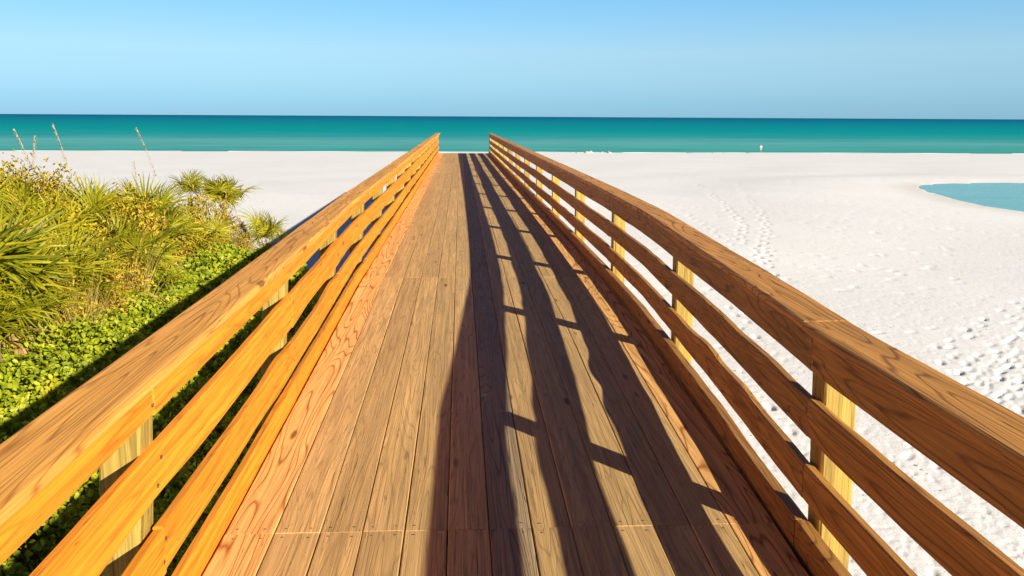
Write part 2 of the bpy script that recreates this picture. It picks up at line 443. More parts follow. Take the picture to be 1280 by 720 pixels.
Y0, Y1 = -1.6, 44.5

def plank_loft(name, ys, sect, mat, parent, label=None):
    """sweep an n-gon section (list of (x,z)) given by sect(y) along ys"""
    o = Vector((sect(ys[0])[0][0], ys[0], sect(ys[0])[0][1])); V = []; F = []
    n = len(sect(ys[0]))
    for y in ys:
        for (x, z) in sect(y): V.append((x - o.x, y - o.y, z - o.z))
    for i in range(len(ys) - 1):
        for j in range(n):
            a = i * n + j; b = i * n + (j + 1) % n
            F.append((a, b, b + n, a + n))
    F.append(tuple(reversed(range(n)))); F.append(tuple(range((len(ys) - 1) * n, len(ys) * n)))
    ob = mesh(name, V, F, mat, parent, o)
    if label: ob['label'] = label
    return ob

def rect(x0, x1, z0, z1, c):
    # chamfered rectangle, clockwise seen from the start end
    return [(x0 + c, z0), (x0, z0 + c), (x0, z1 - c), (x0 + c, z1), (x1 - c, z1), (x1, z1 - c), (x1, z0 + c), (x1 - c, z0)]

def stations(y0, y1):
    ys = [y0]; 
    while ys[-1] < y1:
        y = ys[-1]; ys.append(y + (.07 if y < 9 else .16 if y < 18 else .4))
    if y1 - ys[-2] < .03: ys.pop()
    ys[-1] = y1
    return ys

# ------------------------------------------------------------------ deck
walk = empty('boardwalk', (0, 0, 0), 0, 'long wooden boardwalk deck of lengthwise weathered planks leading to the sea', 'boardwalk')
cuts = [-1.055, -.837, -.634, -.445, -.259, -.067, .121, .311, .491, .678, .868, 1.035, 1.215, 1.425]
def warp(u, y):
    if u > 0: return u * (1 + (XR(y) / 1.37 - 1) * min(1, (u / 1.37)) ** .8)
    return u * (1 + (-XL(y) / 1.02 - 1) * min(1, -u / 1.02))
joints = [Y0, 3.66, 9.95, 16.3, 22.6, 28.9, 35.2, 40.0, Y1]
for b in range(len(joints) - 1):
    for i in range(len(cuts) - 1):
        ya, yb = joints[b] + .0025, joints[b + 1] - .0025
        dz = random.uniform(-.002, .002); g = .0021
        ph = random.uniform(0, 9)
        def sec(y, i=i, dz=dz, g=g, ph=ph):
            w = .0022 * math.sin(y * .9 + ph)
            return rect(warp(cuts[i], y) + g + w * .5, warp(cuts[i + 1], y) - g + w * .5, -.055 + dz, dz, .004)
        ys = [ya]
        while ys[-1] < yb - .5: ys.append(ys[-1] + .35)
        ys.append(yb)
        m = M['deck']; lab = None
        if i == 0: m = M['edge']; lab = 'outer deck plank with bold swirling orange grain'
        elif i == 12: m = M['edge']
        elif i == 6: m = M['deck_old']; lab = 'split and roughened deck plank'
        o = plank_loft('deck_plank', ys, sec, m, walk, lab)
# screws at the nearest joint
def disc(name, c, ax, r, h, parent):
    V = []; F = []
    for k in range(8):
        an = k * math.pi / 4; u, v = r * math.cos(an), r * math.sin(an)
        V.append((u, v, 0) if ax == 'z' else (0, u, v))
    V.append((0, 0, h) if ax == 'z' else (h, 0, 0))
    for k in range(8): F.append((k, (k + 1) % 8, 8))
    return mesh(name, V, F, M['steel'], parent, c)
for i in range(len(cuts) - 1):
    for t in (.22, .78):
        for yy in (3.66 - .045, 3.66 + .045):
            disc('screw', (warp(cuts[i] + (cuts[i + 1] - cuts[i]) * t, yy), yy + random.uniform(-.006, .006), .0025), 'z', .0055, .001, walk)
# joists and side beams
y = Y0 + .3
k = 0
while y < Y1:
    V = []
    x0, x1 = XL(y) - .02, XR(y) + .02
    for yy in (y - .02, y + .02):
        for (x, z) in ((x0, -.059), (x1, -.059), (x1, -.23), (x0, -.23)): V.append((x, yy, z))
    mesh('joist', V, [(0, 1, 2, 3), (7, 6, 5, 4), (0, 4, 5, 1), (1, 5, 6, 2), (2, 6, 7, 3), (3, 7, 4, 0)], M['joist'], walk)
    y += 1.2
for side in (-1, 1):
    def sec(y, s=side):
        x = (XL(y) - .066) if s < 0 else (XR(y) + .026)
        return rect(x, x + .04, -.28, -.059, .003)
    plank_loft('side_beam', [Y0 + i * 1.0 for i in range(46)] + [Y1], sec, M['joist'], walk)
for uc in (-.259, -.067, .121, .311, .491):  # unseen strips added under the plank gaps to block sunlit sand showing through
    plank_loft('added_gap_strip', [Y0, 8, 16, 24, 32, Y1], lambda y, uc=uc: rect(warp(uc, y) - .025, warp(uc, y) + .025, -.15, -.0585, .002), M['joist'], walk)
# end board and the first steps down to the sand
plank_loft('end_board', [Y1 + .003, Y1 + .045], lambda y: rect(XL(42) - .02, XR(42) + .02, -.2, .004, .003), M['deck'], walk)
ramp_v = []
plank_loft('ramp_board', [Y1 + .05, Y1 + 9.5], lambda y: rect(XL(42), XR(42), -.26 - .26 * (y - Y1), -.20 - .26 * (y - Y1), .003), M['deck'], walk)

# ------------------------------------------------------------------ railings
ROWS = {1: [(.783, .955), (.497, .662), (.215, .372), (-.075, .118)],
        -1: [(.803, .955), (.50, .693), (.215, .383), (-.075, .125)]}
CAPZ = (.957, .996)
POSTS = {1: [-.05, 3.38, 6.52, 9.72, 12.95, 16.15, 19.35, 22.6, 25.8, 29.0, 32.2, 35.4, 38.6, 41.9, 44.2],
         -1: [.3, 2.88, 5.5, 8.0, 10.5, 13.0, 15.5, 18.0, 20.5, 23.0, 25.5, 28.0, 30.5, 33.0, 35.5, 38.0, 40.5, 42.4, 44.2]}
def edge_noise(y, seed, amp):
    return amp * (mnoise.noise(Vector((y * 1.1, seed, 0))) + .45 * mnoise.noise(Vector((y * 3.3, seed, 5))))

def bump_at(y, c, w, h): return h * math.exp(-((y - c) / w) ** 2)

def railing(side, label):
    P = POSTS[side]
    root = empty('railing', (0, 0, 0), 0, label, 'railing')
    TH = .038
    for ri, (z0, z1) in enumerate(ROWS[side]):
        # joints: every second post
        js = [Y0] + [p + .07 for p in P[1:-1:2 if (side > 0) else 2]] + [Y1]
        js = sorted(set(js))
        if side < 0 and ri in (1, 3): js = [Y0] + [p + .07 for p in P[2:-1:2]] + [Y1]
        for b in range(len(js) - 1):
            ya, yb = js[b] + random.uniform(.002, .006), js[b + 1] - random.uniform(.002, .006)
            seed = random.uniform(0, 99); dx = random.uniform(0, .006); tz = random.uniform(-.006, .006); sag = random.uniform(-.012, .012)
            def sec(y, z0=z0, z1=z1, seed=seed, dx=dx, ri=ri, ya=ya, yb=yb, tz=tz, sag=sag):
                t = (y - ya) / (yb - ya)
                zc = tz * (2 * t - 1) + sag * 4 * t * (1 - t)
                if ri == 0 or ri == 3: zc *= .25
                ea = .009 if (side > 0 and ri in (1, 2)) else .005
                e1 = edge_noise(y, seed, ea); e0 = edge_noise(y, seed + 50, .005)
                if side > 0:
                    if ri == 2: e1 += bump_at(y, 4.55, .28, .02) + bump_at(y, 5.35, .35, .03) + bump_at(y, 5.0, .12, -.008)
                    if ri == 1: e1 += bump_at(y, 4.05, .3, .014) + bump_at(y, 5.6, .5, .012)
                    if ri == 3: e1 += bump_at(y, 4.2, .5, -.012)
                else:
                    if ri == 2: e1 += bump_at(y, 5.1, .35, .025) + bump_at(y, 7.5, .4, .028); e0 += bump_at(y, 5.1, .4, -.012)
                    if ri == 1: e0 += bump_at(y, 2.9, .35, .02) + bump_at(y, 5.5, .4, -.02) + bump_at(y, 7.5, .5, -.02)
                x = face_x(side, y, (z0 + z1) / 2) + edge_noise(y, seed + 9, .004)
                if side > 0: xa, xb = x + dx - (.02 if ri == 3 else 0), x + dx + TH
                else: xa, xb = x - dx - TH, x - dx
                return rect(xa, xb, z0 + zc + e0, z1 + zc + e1 if ri else .9555, .005)
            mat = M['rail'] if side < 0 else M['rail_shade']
            plank_loft('rail_board', stations(ya, yb), sec, mat, root)
    # cap rail
    js = [Y0] + [p + .07 for p in P[(1 if side > 0 else 4):-1:2]] + [Y1]
    for b in range(len(js) - 1):
        ya, yb = js[b] + .003, js[b + 1] - .003; seed = random.uniform(0, 99); dz = random.uniform(-.002, .003)
        def sec(y, seed=seed, dz=dz):
            e = edge_noise(y, seed, .004)
            wid = .2 + edge_noise(y, seed + 4, .003)
            x = face_x(side, y, 1.0)
            if side > 0: xa, xb = x - .006 + e, x - .006 + wid + e
            else: xa, xb = x + .006 - wid + e, x + .006 + e
            z0, z1 = CAPZ[0] + dz + .001, CAPZ[1] + dz
            return [(xa + .004, z0), (xa, z0 + .004), (xa, z1 - .009), (xa + .003, z1 - .003), (xa + .010, z1), (xb - .010, z1), (xb - .003, z1 - .003), (xb, z1 - .009), (xb, z0 + .004), (xb - .004, z0)]
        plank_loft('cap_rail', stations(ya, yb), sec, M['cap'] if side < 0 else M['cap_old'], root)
    for p in P:
        w = .138; c = .008
        xi = face_x(side, p + .07, .5) + side * .048
        xa, xb = (xi, xi + w) if side > 0 else (xi - w, xi)
        zt = .9555; zb = float(ground_h(np.array([xi]), np.array([p]))[0]) - .5
        V = []; F = []
        pts = [(xa + c, p), (xa, p + c), (xa, p + w - c), (xa + c, p + w), (xb - c, p + w), (xb, p + w - c), (xb, p + c), (xb - c, p)]
        lean = (face_x(side, p, 1.0) - face_x(side, p, 0)) 
        zs = [zb, -.3, .0, .45, zt]
        # object's own long axis runs along local y so the timber grain follows the post
        ob_o = Vector((xa, p, zb))
        for z in zs:
            for (x, yy) in pts: V.append((x - xa + lean * (max(z, 0) - .5), z - zb, -(yy - p)))
        n = 8
        for i in range(len(zs) - 1):
            for j in range(n):
                a = i * n + j; b2 = i * n + (j + 1) % n; F.append((a, a + n, b2 + n, b2))
        F.append(tuple(range(n))); F.append(tuple(reversed(range((len(zs) - 1) * n, len(zs) * n))))
        o = mesh('post', V, F, M['post'], root, ob_o); o.rotation_euler = (R(90), 0, 0)
    for p in P[1:6]:
        for (z0, z1) in ROWS[side]:
            for t in (.28, .72):
                z = z0 + (z1 - z0) * t; yy = p + .07 + (.02 if t > .5 else -.02) + random.uniform(-.01, .01)
                disc('nail', (face_x(side, yy, (z0 + z1) / 2) - side * .003, yy, z), 'x', .0085, -side * .003, root)
    return root
railing(-1, 'sunlit orange board railing along the left of the deck, beside the green plants')
railing(1, 'shaded brown board railing along the right of the deck, beside the open sand')

# ------------------------------------------------------------------ plants
def leaf_cloud(P, Nn, size, asp=.75):
    """folded leaves: P centres, Nn normals, size array -> verts, quads"""
    n = len(P)
    Nn = Nn / np.linalg.norm(Nn, axis=1, keepdims=True)
    rd = rng.normal(size=(n, 3)); U = np.cross(Nn, rd); U /= np.linalg.norm(U, axis=1, keepdims=True); W = np.cross(Nn, U)
    s = size[:, None]
    prof = [(-1, 0), (-.45, .8), (.45, .7), (1, 0), (.45, -.7), (-.45, -.8)]
    V = np.zeros((n, 6, 3))
    for i, (u, w) in enumerate(prof):
        V[:, i] = P + U * s * u * .5 + W * s * w * .5 * asp + Nn * s * (.16 * abs(w)) - Nn * s * .12 * (u * u)
    base = (np.arange(n) * 6)[:, None]
    Q = np.concatenate([base + np.array([[0, 1, 2, 3]]), base + np.array([[0, 3, 4, 5]])])
    return V.reshape(-1, 3), Q

# low broad leaved ground cover: one mass nobody could count
def ground_cover():
    N = 480000
    yy = 2.0 + 20.8 * rng.random(N) ** 1.25; a = 1.9 + 9.5 * rng.random(N) ** 1.25
    x = -a
    nz = lambda x, y, s, o: np.sin(x * s + o + 1.7 * np.sin(y * s * .8 + o)) * np.sin(y * s * 1.1 + o * 2 + np.sin(x * s * .6))
    mound = .30 + .10 * nz(x, yy, 2.1, 1.0) + .07 * nz(x, yy, 4.7, 2.2) + .04 * nz(x, yy, 9.5, .3)
    endl = 20.6 - .9 * np.clip(a - 3.6, 0, 3) * 0 + 1.0 * np.sin(a * .9)
    far = 1 - smooth((yy - endl + .9) / 1.2)
    near = smooth((a - 1.75) / .9)
    keep = rng.random(N) < far * near * np.where(a > 7.5, .6, 1) * (.55 + .45 * (nz(x, yy, 3.3, 4.0) > -.35))
    x, yy, mound = x[keep], yy[keep], mound[keep] * near[keep] * (.5 + .5 * far[keep])
    n = len(x)
    # keep close ones dense, thin out beyond
    t = rng.random(n) ** .45
    z = ground_h(x, yy) + .04 + mound * 1.25 * t
    P = np.stack([x, yy, z], 1)
    Nn = rng.normal(size=(n, 3)) * .6 + np.array([.25, -.35, .9])
    P[:, 2] += .16 * smooth((-x - 2.6) / 1.5)
    V, Q = leaf_cloud(P, Nn, rng.uniform(.036, .07, n) * (1 + .3 * (yy > 12)), .85)
    o = np_mesh('ground_cover', V, Q, M['cover'])
    tag(o, 'low bright green round leaved ground cover along the boardwalk', 'ground cover', None, 'stuff')
    print('cover leaves', n)
ground_cover()

def frond_mesh(name, mat, seed, L=.62, blade=.62, nb=26, spread=125, droop=.35, fold=.25, width=.034):
    rs = random.Random(seed); V = []; F = []
    # stalk along +Y
    segs = 6
    for i in range(segs + 1):
        t = i / segs; w = .011 * (1 - .45 * t)
        c = Vector((0, L * t, .10 * t * (1 - t)))
        for k in range(4):
            a = k * math.pi / 2 + .785; V.append(c + Vector((w * math.cos(a), 0, w * .7 * math.sin(a))))
    for i in range(segs):
        for k in range(4):
            a = i * 4 + k; b = i * 4 + (k + 1) % 4; F.append((a, b, b + 4, a + 4))
    hub = Vector((0, L, 0))
    for i in range(nb):
        t = i / (nb - 1); an = R(-spread + 2 * spread * t) + rs.gauss(0, .03)
        ln = blade * (.72 + .28 * math.cos(an * .6)) * rs.uniform(.9, 1.06)
        d = Vector((math.sin(an), math.cos(an), fold * (abs(math.sin(an))) + rs.gauss(0, .05))).normalized()
        up = Vector((0, 0, 1)); sdv = d.cross(up).normalized(); up = sdv.cross(d)
        steps = 5; a0 = len(V); dr = droop * rs.uniform(.5, 1.5)
        for j in range(steps + 1):
            s = j / steps; w = width * (math.sin(math.pi * min(1, .12 + s * .88)) ** .7) * (1 - .3 * s) * .5 + (.0 if j < steps else 0)
            c = hub + d * (ln * s) - Vector((0, 0, 1)) * dr * ln * s ** 2.6
            V += [c + sdv * w + up * w * .45, c, c - sdv * w + up * w * .45]
        for j in range(steps):
            a = a0 + j * 3; F += [(a, a + 1, a + 4, a + 3), (a + 1, a + 2, a + 5, a + 4)]
    me = bpy.data.meshes.new(name); me.from_pydata([tuple(v) for v in V], [], F); me.update(); me.materials.append(mat)
    return me
GREEN = [frond_mesh('frond', M['frond'], s, L=.5 + .12 * (s % 3), droop=.25 + .12 * (s % 4), fold=.15 + .12 * (s % 3)) for s in range(5)]
DEAD = [frond_mesh('dead_frond', M['dead'], 40 + s, L=.42, blade=.55, nb=17, spread=70, droop=.9, fold=.5, width=.03) for s in range(3)]

def trunk_mesh(h, r):
    V = []; F = []; n = 9; m = 8
    for i in range(m + 1):
        t = i / m
        for k in range(n):
            a = 2 * math.pi * k / n; rr = r * (1.15 - .3 * t) * (1 + .18 * ((i + k) % 2))
            V.append((rr * math.cos(a), rr * math.sin(a), h * t))
    for i in range(m):
        for k in range(n):
            a = i * n + k; b = i * n + (k + 1) % n; F.append((a, b, b + n, a + n))
    F.append(tuple(range(m * n, m * n + n)))
    me = bpy.data.meshes.new('trunk'); me.from_pydata(V, [], F); me.update(); me.materials.append(M['bark']); return me
TR = {h: trunk_mesh(h, .075) for h in (.15, .35, .6)}

def palmetto(x, y, ztop, label, nf=14, ndead=3, size=1.0, upright=.5, seed=0, rot=0):
    """ztop = height of the highest leaf tips above deck level"""
    rs = random.Random(seed)
    g = float(ground_h(np.array([x]), np.array([y]))[0])
    H = ztop - g; reach = 1.0 * size
    th = max(.12, H - reach)
    root = empty('palmetto', (x, y, g - .05), rot, label, 'palm', 'palmettos growing on the dune beside the railing')
    me = TR[.15] if th < .25 else TR[.35] if th < .5 else TR[.6]
    hh = .15 if th < .25 else .35 if th < .5 else .6
    tr = bpy.data.objects.new('trunk', me); COL.objects.link(tr); tr.parent = root; tr.scale = (size, size, (th + .05) / hh)
    for i in range(nf):
        o = bpy.data.objects.new('frond', rs.choice(GREEN)); COL.objects.link(o); o.parent = root
        o.location = (0, 0, th)
        f = i / nf
        elev = R(78 - 70 * (f ** (1 + upright)) + rs.uniform(-8, 8))
        o.rotation_euler = (elev, rs.uniform(-.5, .5), i * 2.4 + rs.uniform(-.3, .3))
        s = size * rs.uniform(.8, 1.08); o.scale = (s, s, s)
    for i in range(ndead):
        o = bpy.data.objects.new('dead_frond', rs.choice(DEAD)); COL.objects.link(o); o.parent = root
        o.location = (0, 0, th * .95)
        o.rotation_euler = (R(rs.uniform(-65, -15)), rs.uniform(-.6, .6), rs.uniform(0, 6.28)); s = 1.25 * size * rs.uniform(.8, 1.1); o.scale = (s, s, s)
    return root

def W(px, py, Z):
    """plan position and height of a point sighted from the spot where the observer stood"""
    return ((px - 575) / 1096 * Z * 1.0, Z - .35 - .06 * abs(px - 575) / 1096 * Z, CAMZ - (py - 146) * Z / 1096)

PAL = [  # sight x, y of highest tips, distance, size, fronds, dead, upright, label
 (14, 232, 8.6, 1.15, 15, 2, .2, 'large yellow green fan palmetto nearest the camera at the left edge'),
 (142, 212, 13.5, .95, 14, 3, .7, 'upright green palmetto in the middle of the thicket crest'),
 (172, 246, 12.4, .9, 13, 12, .5, 'palmetto with pale dead leaves hanging over the ground cover'),
 (92, 232, 11.8, .95, 14, 3, .4, 'spreading palmetto behind the near fan palm'),
 (55, 214, 13.8, .9, 14, 2, .4, 'palmetto under the tall grass at the left of the crest'),
 (208, 222, 15.5, .9, 15, 4, .5, 'round headed palmetto at the right end of the main thicket'),
 (294, 214, 18.6, .74, 12, 6, 2.4, 'tall upright palmetto standing against the white sand'),
 (256, 208, 19.2, .62, 8, 4, 2.4, 'thin upright palmetto just left of the tall one'),
 (343, 258, 18.0, .65, 12, 6, 1.0, 'small low palmetto nearest the railing shadow'),
 (232, 248, 14.8, .8, 13, 4, .5, 'palmetto in front of the round headed one'),
 (32, 300, 8.6, .85, 13, 0, .1, 'low palmetto with drooping leaves in front of the large fan palm'),
 (8, 206, 15.5, .9, 13, 2, .4, 'palmetto at the far left below the sea oats'),
 (118, 268, 10.8, .85, 14, 6, .4, 'palmetto above the ground cover, with a few dead tan leaves'),
 (200, 272, 12.6, .75, 10, 12, .4, 'short palmetto among brown leaves near the cap rail'),
 (64, 276, 9.8, .85, 14, 4, .3, 'palmetto between the near fan palm and the dead leaf skirt'),
 (272, 262, 16.6, .7, 9, 6, .5, 'mostly dead brown palmetto at the foot of the tall one'),
 (-40, 240, 9.5, 1.0, 13, 2, .4, 'palmetto cut by the left edge of the view'),
]
for i, (px, py, Z, sz, nf, nd, upr, lab) in enumerate(PAL):
    x, y, zt = W(px, py, Z)
    palmetto(x, y, zt, lab, nf, nd, sz, upr, 100 + i, i * 1.1)

# scrubby bushes that fill between the palms
def scrub_proto(seed, nl=2600, rx=.62, h=.85):
    rs = np.random.default_rng(seed)
    # clumps on a lumpy dome
    nc = 26; ph = rs.random(nc) * 6.28; el = rs.random(nc) ** .6
    C = np.stack([np.cos(ph) * np.sqrt(1 - el ** 2) * rx, np.sin(ph) * np.sqrt(1 - el ** 2) * rx, el * h], 1) * rs.uniform(.65, 1.05, (nc, 1))
    ci = rs.integers(0, nc, nl); P = C[ci] + rs.normal(size=(nl, 3)) * .10
    P[:, 2] = np.abs(P[:, 2])
    Nn = rs.normal(size=(nl, 3)) * .6 + np.array([.2, -.2, .7]) + (P - P.mean(0)) * .6
    V, Q = leaf_cloud(P, Nn, rs.uniform(.03, .065, nl), .5)
    f = np_mesh('foliage', V, Q, M['scrub'])
    TV = []; TF = []
    for c in C:
        a = len(TV); p0 = Vector((0, 0, 0)); p1 = Vector(c * .5) + Vector((0, 0, .1)); p2 = Vector(c)
        for (p, w) in ((p0, .012), (p1, .008), (p2, .003)):
            for k in range(4):
                an = k * 1.5708; TV.append(p + Vector((w * math.cos(an), w * math.sin(an), 0)))
        for i in range(2):
            for k in range(4):
                b = a + i * 4 + k; b2 = a + i * 4 + (k + 1) % 4; TF.append((b, b2, b2 + 4, b + 4))
    st = mesh('stem', TV, TF, M['twig'])
    return f, st
root0 = []
for s in range(3):
    f, st = scrub_proto(60 + s)
    root0.append((f, st))
SCR = [(20, 205, 14.6, 1.1), (38, 196, 15.2, 1.1), (75, 210, 14.8, 1.1), (110, 218, 14.4, 1.0), (168, 232, 14.2, .9), (190, 238, 13.6, .9),
       (120, 250, 12.2, .9), (60, 246, 11.6, 1.0), (80, 275, 10.6, .9), (150, 282, 11.6, .9), (235, 270, 15.2, .9), (256, 238, 18.0, .75),
       (292, 248, 18.0, .7), (322, 280, 17.8, .6), (285, 285, 16.6, .7), (245, 296, 14.6, .8), (215, 300, 13.4, .8), (188, 305, 12.6, .7),
       (-20, 215, 13.0, 1.2), (90, 298, 10.6, .7), (40, 322, 9.6, .6), (-60, 260, 10.5, 1.1), (130, 306, 11.2, .6)]
wh = ['on the crest at the far left', 'at the highest point of the thicket, brown topped', 'on the crest right of the highest bush', 'left of the upright palmetto',
      'right of the upright palmetto', 'left of the round headed palmetto', 'below the upright palmetto', 'behind the near fan palm', 'right of the near fan palm',
      'beside the dead hanging leaves', 'left of the thin upright palmetto', 'below the thin upright palmetto', 'at the foot of the tall palmetto', 'beside the small low palmetto',
      'below the dead brown palmetto', 'above the ground cover, mid slope on the right', 'in front of the round headed palmetto', 'just above the cap rail shadow on the left side',
      'cut by the left edge of the view', 'between the dead leaf skirt and the fan palm', 'nearest the camera above the ground cover', 'beyond the left edge', 'at the foot of the dead leaf skirt']
used = set()
for i, (px, py, Z, s) in enumerate(SCR):
    if i in (16, 17, 19, 20, 21, 22): continue
    x, y, zt = W(px, py, Z); g = float(ground_h(np.array([x]), np.array([y]))[0])
    k = i % 3; f, st = root0[k]
    r = empty('scrub_bush', (x, y, g), i * 1.3, 'yellow brown scrub bush ' + wh[i], 'bush', 'scrub bushes between the palmettos')
    for src in (f, st):
        if k in used: c = src.copy(); COL.objects.link(c)
        else: c = src
        c.parent = r
    used.add(k)
    hz = max(.5, (zt - g) / .92); r.scale = (s * 1.15, s * 1.15, hz)

# dry grass tufts
def tuft_mesh(seed, nb=150, L=.95):
    rs = random.Random(seed); V = []; F = []
    for i in range(nb):
        a = rs.uniform(0, 6.28); ln = L * rs.uniform(.55, 1.1); tilt = abs(rs.gauss(0, .33)) + .05
        d = Vector((math.cos(a) * math.sin(tilt), math.sin(a) * math.sin(tilt), math.cos(tilt))); b0 = Vector((rs.gauss(0, .09), rs.gauss(0, .09), 0))
        sdv = d.cross(Vector((rs.gauss(0, 1), rs.gauss(0, 1), .3))).normalized(); bend = Vector((math.cos(a), math.sin(a), -.5)) * rs.uniform(.1, .4)
        k0 = len(V)
        for j in range(4):
            s = j / 3; w = .0045 * (1 - s) + .0006; c = b0 + d * ln * s + bend * ln * s * s * .6; V += [c + sdv * w, c - sdv * w]
        for j in range(3): F.append((k0 + 2 * j, k0 + 2 * j + 1, k0 + 2 * j + 3, k0 + 2 * j + 2))
    me = bpy.data.meshes.new('grass_tuft'); me.from_pydata([tuple(v) for v in V], [], F); me.update(); me.materials.append(M['grass']); return me
TUFT = [tuft_mesh(s) for s in range(3)]
TF_ = [(6, 186, 15.4), (24, 196, 15.8), (-12, 192, 14.8), (48, 205, 15.0), (84, 205, 15.6), (130, 212, 15.5), (160, 220, 15.2), (210, 214, 16.4), (196, 218, 16.2), (182, 262, 12.0),
       (125, 300, 10.4), (100, 318, 9.7), (15, 352, 8.6), (-8, 350, 8.6), (250, 250, 17.5), (312, 268, 17.2), (225, 290, 13.8), (145, 305, 11.2), (60, 330, 9.0), (266, 228, 18.6)]
tw = ['tallest, at the left edge of the crest', 'second on the crest from the left edge', 'cut by the left edge of the view', 'above the brown topped bush', 'left of the upright palmetto on the crest', 'behind the upright palmetto',
      'right of the upright palmetto', 'on top of the round headed palmetto', 'left of the round headed palmetto', 'among the pale dead leaves', 'above the dead leaf skirt', 'left of the dead leaf skirt', 'lowest, in the ground cover at the left',
      'in the ground cover at the very left edge', 'behind the palmetto with dead leaves on the right', 'between the tall palmetto and the small low one', 'in front of the round headed palmetto', 'under the middle palmettos', 'under the near fan palm', 'at the foot of the thin upright palmetto']
for i, (px, py, Z) in enumerate(TF_):
    if i in (11, 12, 13, 18): continue
    x, y, zt = W(px, py, Z); g = float(ground_h(np.array([x]), np.array([y]))[0])
    o = bpy.data.objects.new('grass_tuft', TUFT[i % 3]); COL.objects.link(o); hh = max(.5, zt - g)
    o.location = (x, y, g); o.rotation_euler = (0, 0, i * 1.7); o.scale = (max(.7, hh * .7), max(.7, hh * .7), hh)
    tag(o, 'straw yellow grass tuft ' + tw[i], 'grass', 'dry grass tufts in the thicket')

def sea_oat(px0, py0, px1, py1, Z, lab, heads=True):
    """leaning stalk from base sight point to tip"""
    x0, y0, z0 = W(px0, py0, Z); x1, y1, z1 = W(px1, py1 - 6, Z)
    g = float(ground_h(np.array([x0]), np.array([y0]))[0]); z0 = g
    r = empty('sea_oats', (x0, y0, g), 0, lab, 'sea oats', 'sea oat stalks rising from the thicket')
    V = []; F = []; n = 10; tip = Vector((x1 - x0, y1 - y0, z1 - g)); pts = []
    for i in range(n + 1):
        t = i / n; c = Vector((tip.x * t ** 1.7, tip.y * t ** 1.7, tip.z * (t * 1.12 - .12 * t ** 3))); pts.append(c); w = .0028 * (1 - .6 * t)
        for k in range(3): V.append(c + Vector((w * math.cos(k * 2.09), w * math.sin(k * 2.09), 0)))
    for i in range(n):
        for k in range(3): a = i * 3 + k; b = i * 3 + (k + 1) % 3; F.append((a, b, b + 3, a + 3))
    mesh('stalk', V, F, M['oat'], r)
    if heads:
        rs = random.Random(px0); V = []; F = []
        for i in range(200):
            t = rs.uniform(.66, 1.0); k = min(n - 1, int(t * n)); c = pts[k].lerp(pts[k + 1], t * n - k)
            a = rs.uniform(0, 6.28); d = Vector((math.cos(a) * .6 + (.3 if tip.x > 0 else -.3), math.sin(a) * .6, -.5)); c = c + d * rs.uniform(.0, .05)
            s = rs.uniform(.011, .02); u = d.normalized(); v = u.cross(Vector((0, 0, 1))).normalized(); b = len(V)
            V += [c - u * s, c + v * s * .45, c + u * s, c - v * s * .45]; F.append((b, b + 1, b + 2, b + 3))
        mesh('seed_head', V, F, M['oat'], r)
OATS = [((10, 215), (-2, 146), 14.0, 'leaning sea oats with a full seed head at the left edge'), ((42, 210), (20, 143), 14.5, 'sea oats rising above the horizon, second from the left edge'),
        ((54, 210), (36, 142), 14.8, 'tallest curved sea oats crossing the horizon line'), ((100, 214), (70, 168), 15.4, 'faint sea oats left of the middle of the crest'),
        ((136, 216), (112, 162), 15.6, 'sea oats leaning left above the upright palmetto'), ((238, 232), (202, 166), 16.6, 'lone thin sea oats standing apart before the sea'),
        ((20, 218), (2, 168), 12.8, 'short sea oats in front of the leaning ones'), ((78, 214), (92, 176), 15.2, 'small sea oats leaning right over the crest'),
        ((200, 230), (197, 205), 16.5, 'short sea oats over the round headed palmetto')]
for a, b, Z, lab in OATS: sea_oat(*a, *b, Z, lab)

# ------------------------------------------------------------------ the person wading at the water's edge
def skinned(name, verts, edges, radii, mat, parent, sub=1):
    me = bpy.data.meshes.new(name); me.from_pydata(verts, edges, []); me.update(); me.materials.append(mat)
    o = bpy.data.objects.new(name, me); COL.objects.link(o); o.parent = parent
    md = o.modifiers.new('skin', 'SKIN')
    for i, r in enumerate(radii):
        sv = me.skin_vertices[0].data[i]; sv.radius = (r, r * .8) if isinstance(r, float) else r
        sv.use_root = (i == 0)
    md.use_smooth_shade = True
    s = o.modifiers.new('sub', 'SUBSURF'); s.levels = sub; s.render_levels = sub
    return o
def plain(name, c, rough=.7):
    k = NT(name); bs = k.n('BsdfPrincipled'); bs.inputs['Roughness'].default_value = rough
    tc = k.n('TexCoord'); f = k.noise(tc.outputs['Object'], 6, 3)
    k.l(k.mix(f, tuple(v * .85 for v in c), c), bs.inputs['Base Color']); k.l(bs.outputs[0], k.out.inputs[0]); return k.m
skin, shirt, short, hair = plain('skin', (.5, .28, .18)), plain('white_cotton', (.8, .8, .78)), plain('pale_shorts', (.6, .6, .62)), plain('hair', (.10, .06, .035))
px_, py_ = 61.4, 178.3
pr = empty('person', (px_, py_, SEA_Z - .02), R(170), 'person in a white shirt and pale shorts standing at the water\'s edge', 'person')
bv = [(0, 0, .93), (0, 0, 1.12), (0, 0, 1.38), (0, 0, 1.5), (0, 0, 1.56), (0, .01, 1.66), (0, .015, 1.73),
      (.17, 0, 1.4), (.22, .02, 1.12), (.2, .1, .9), (.2, .13, .82), (-.17, 0, 1.4), (-.24, 0, 1.12), (-.26, .03, .88), (-.26, .05, .8),
      (.09, 0, .85), (.1, .03, .48), (.1, -.02, .09), (.1, .11, .03), (-.09, 0, .85), (-.1, -.03, .48), (-.11, -.06, .09), (-.11, .07, .03)]
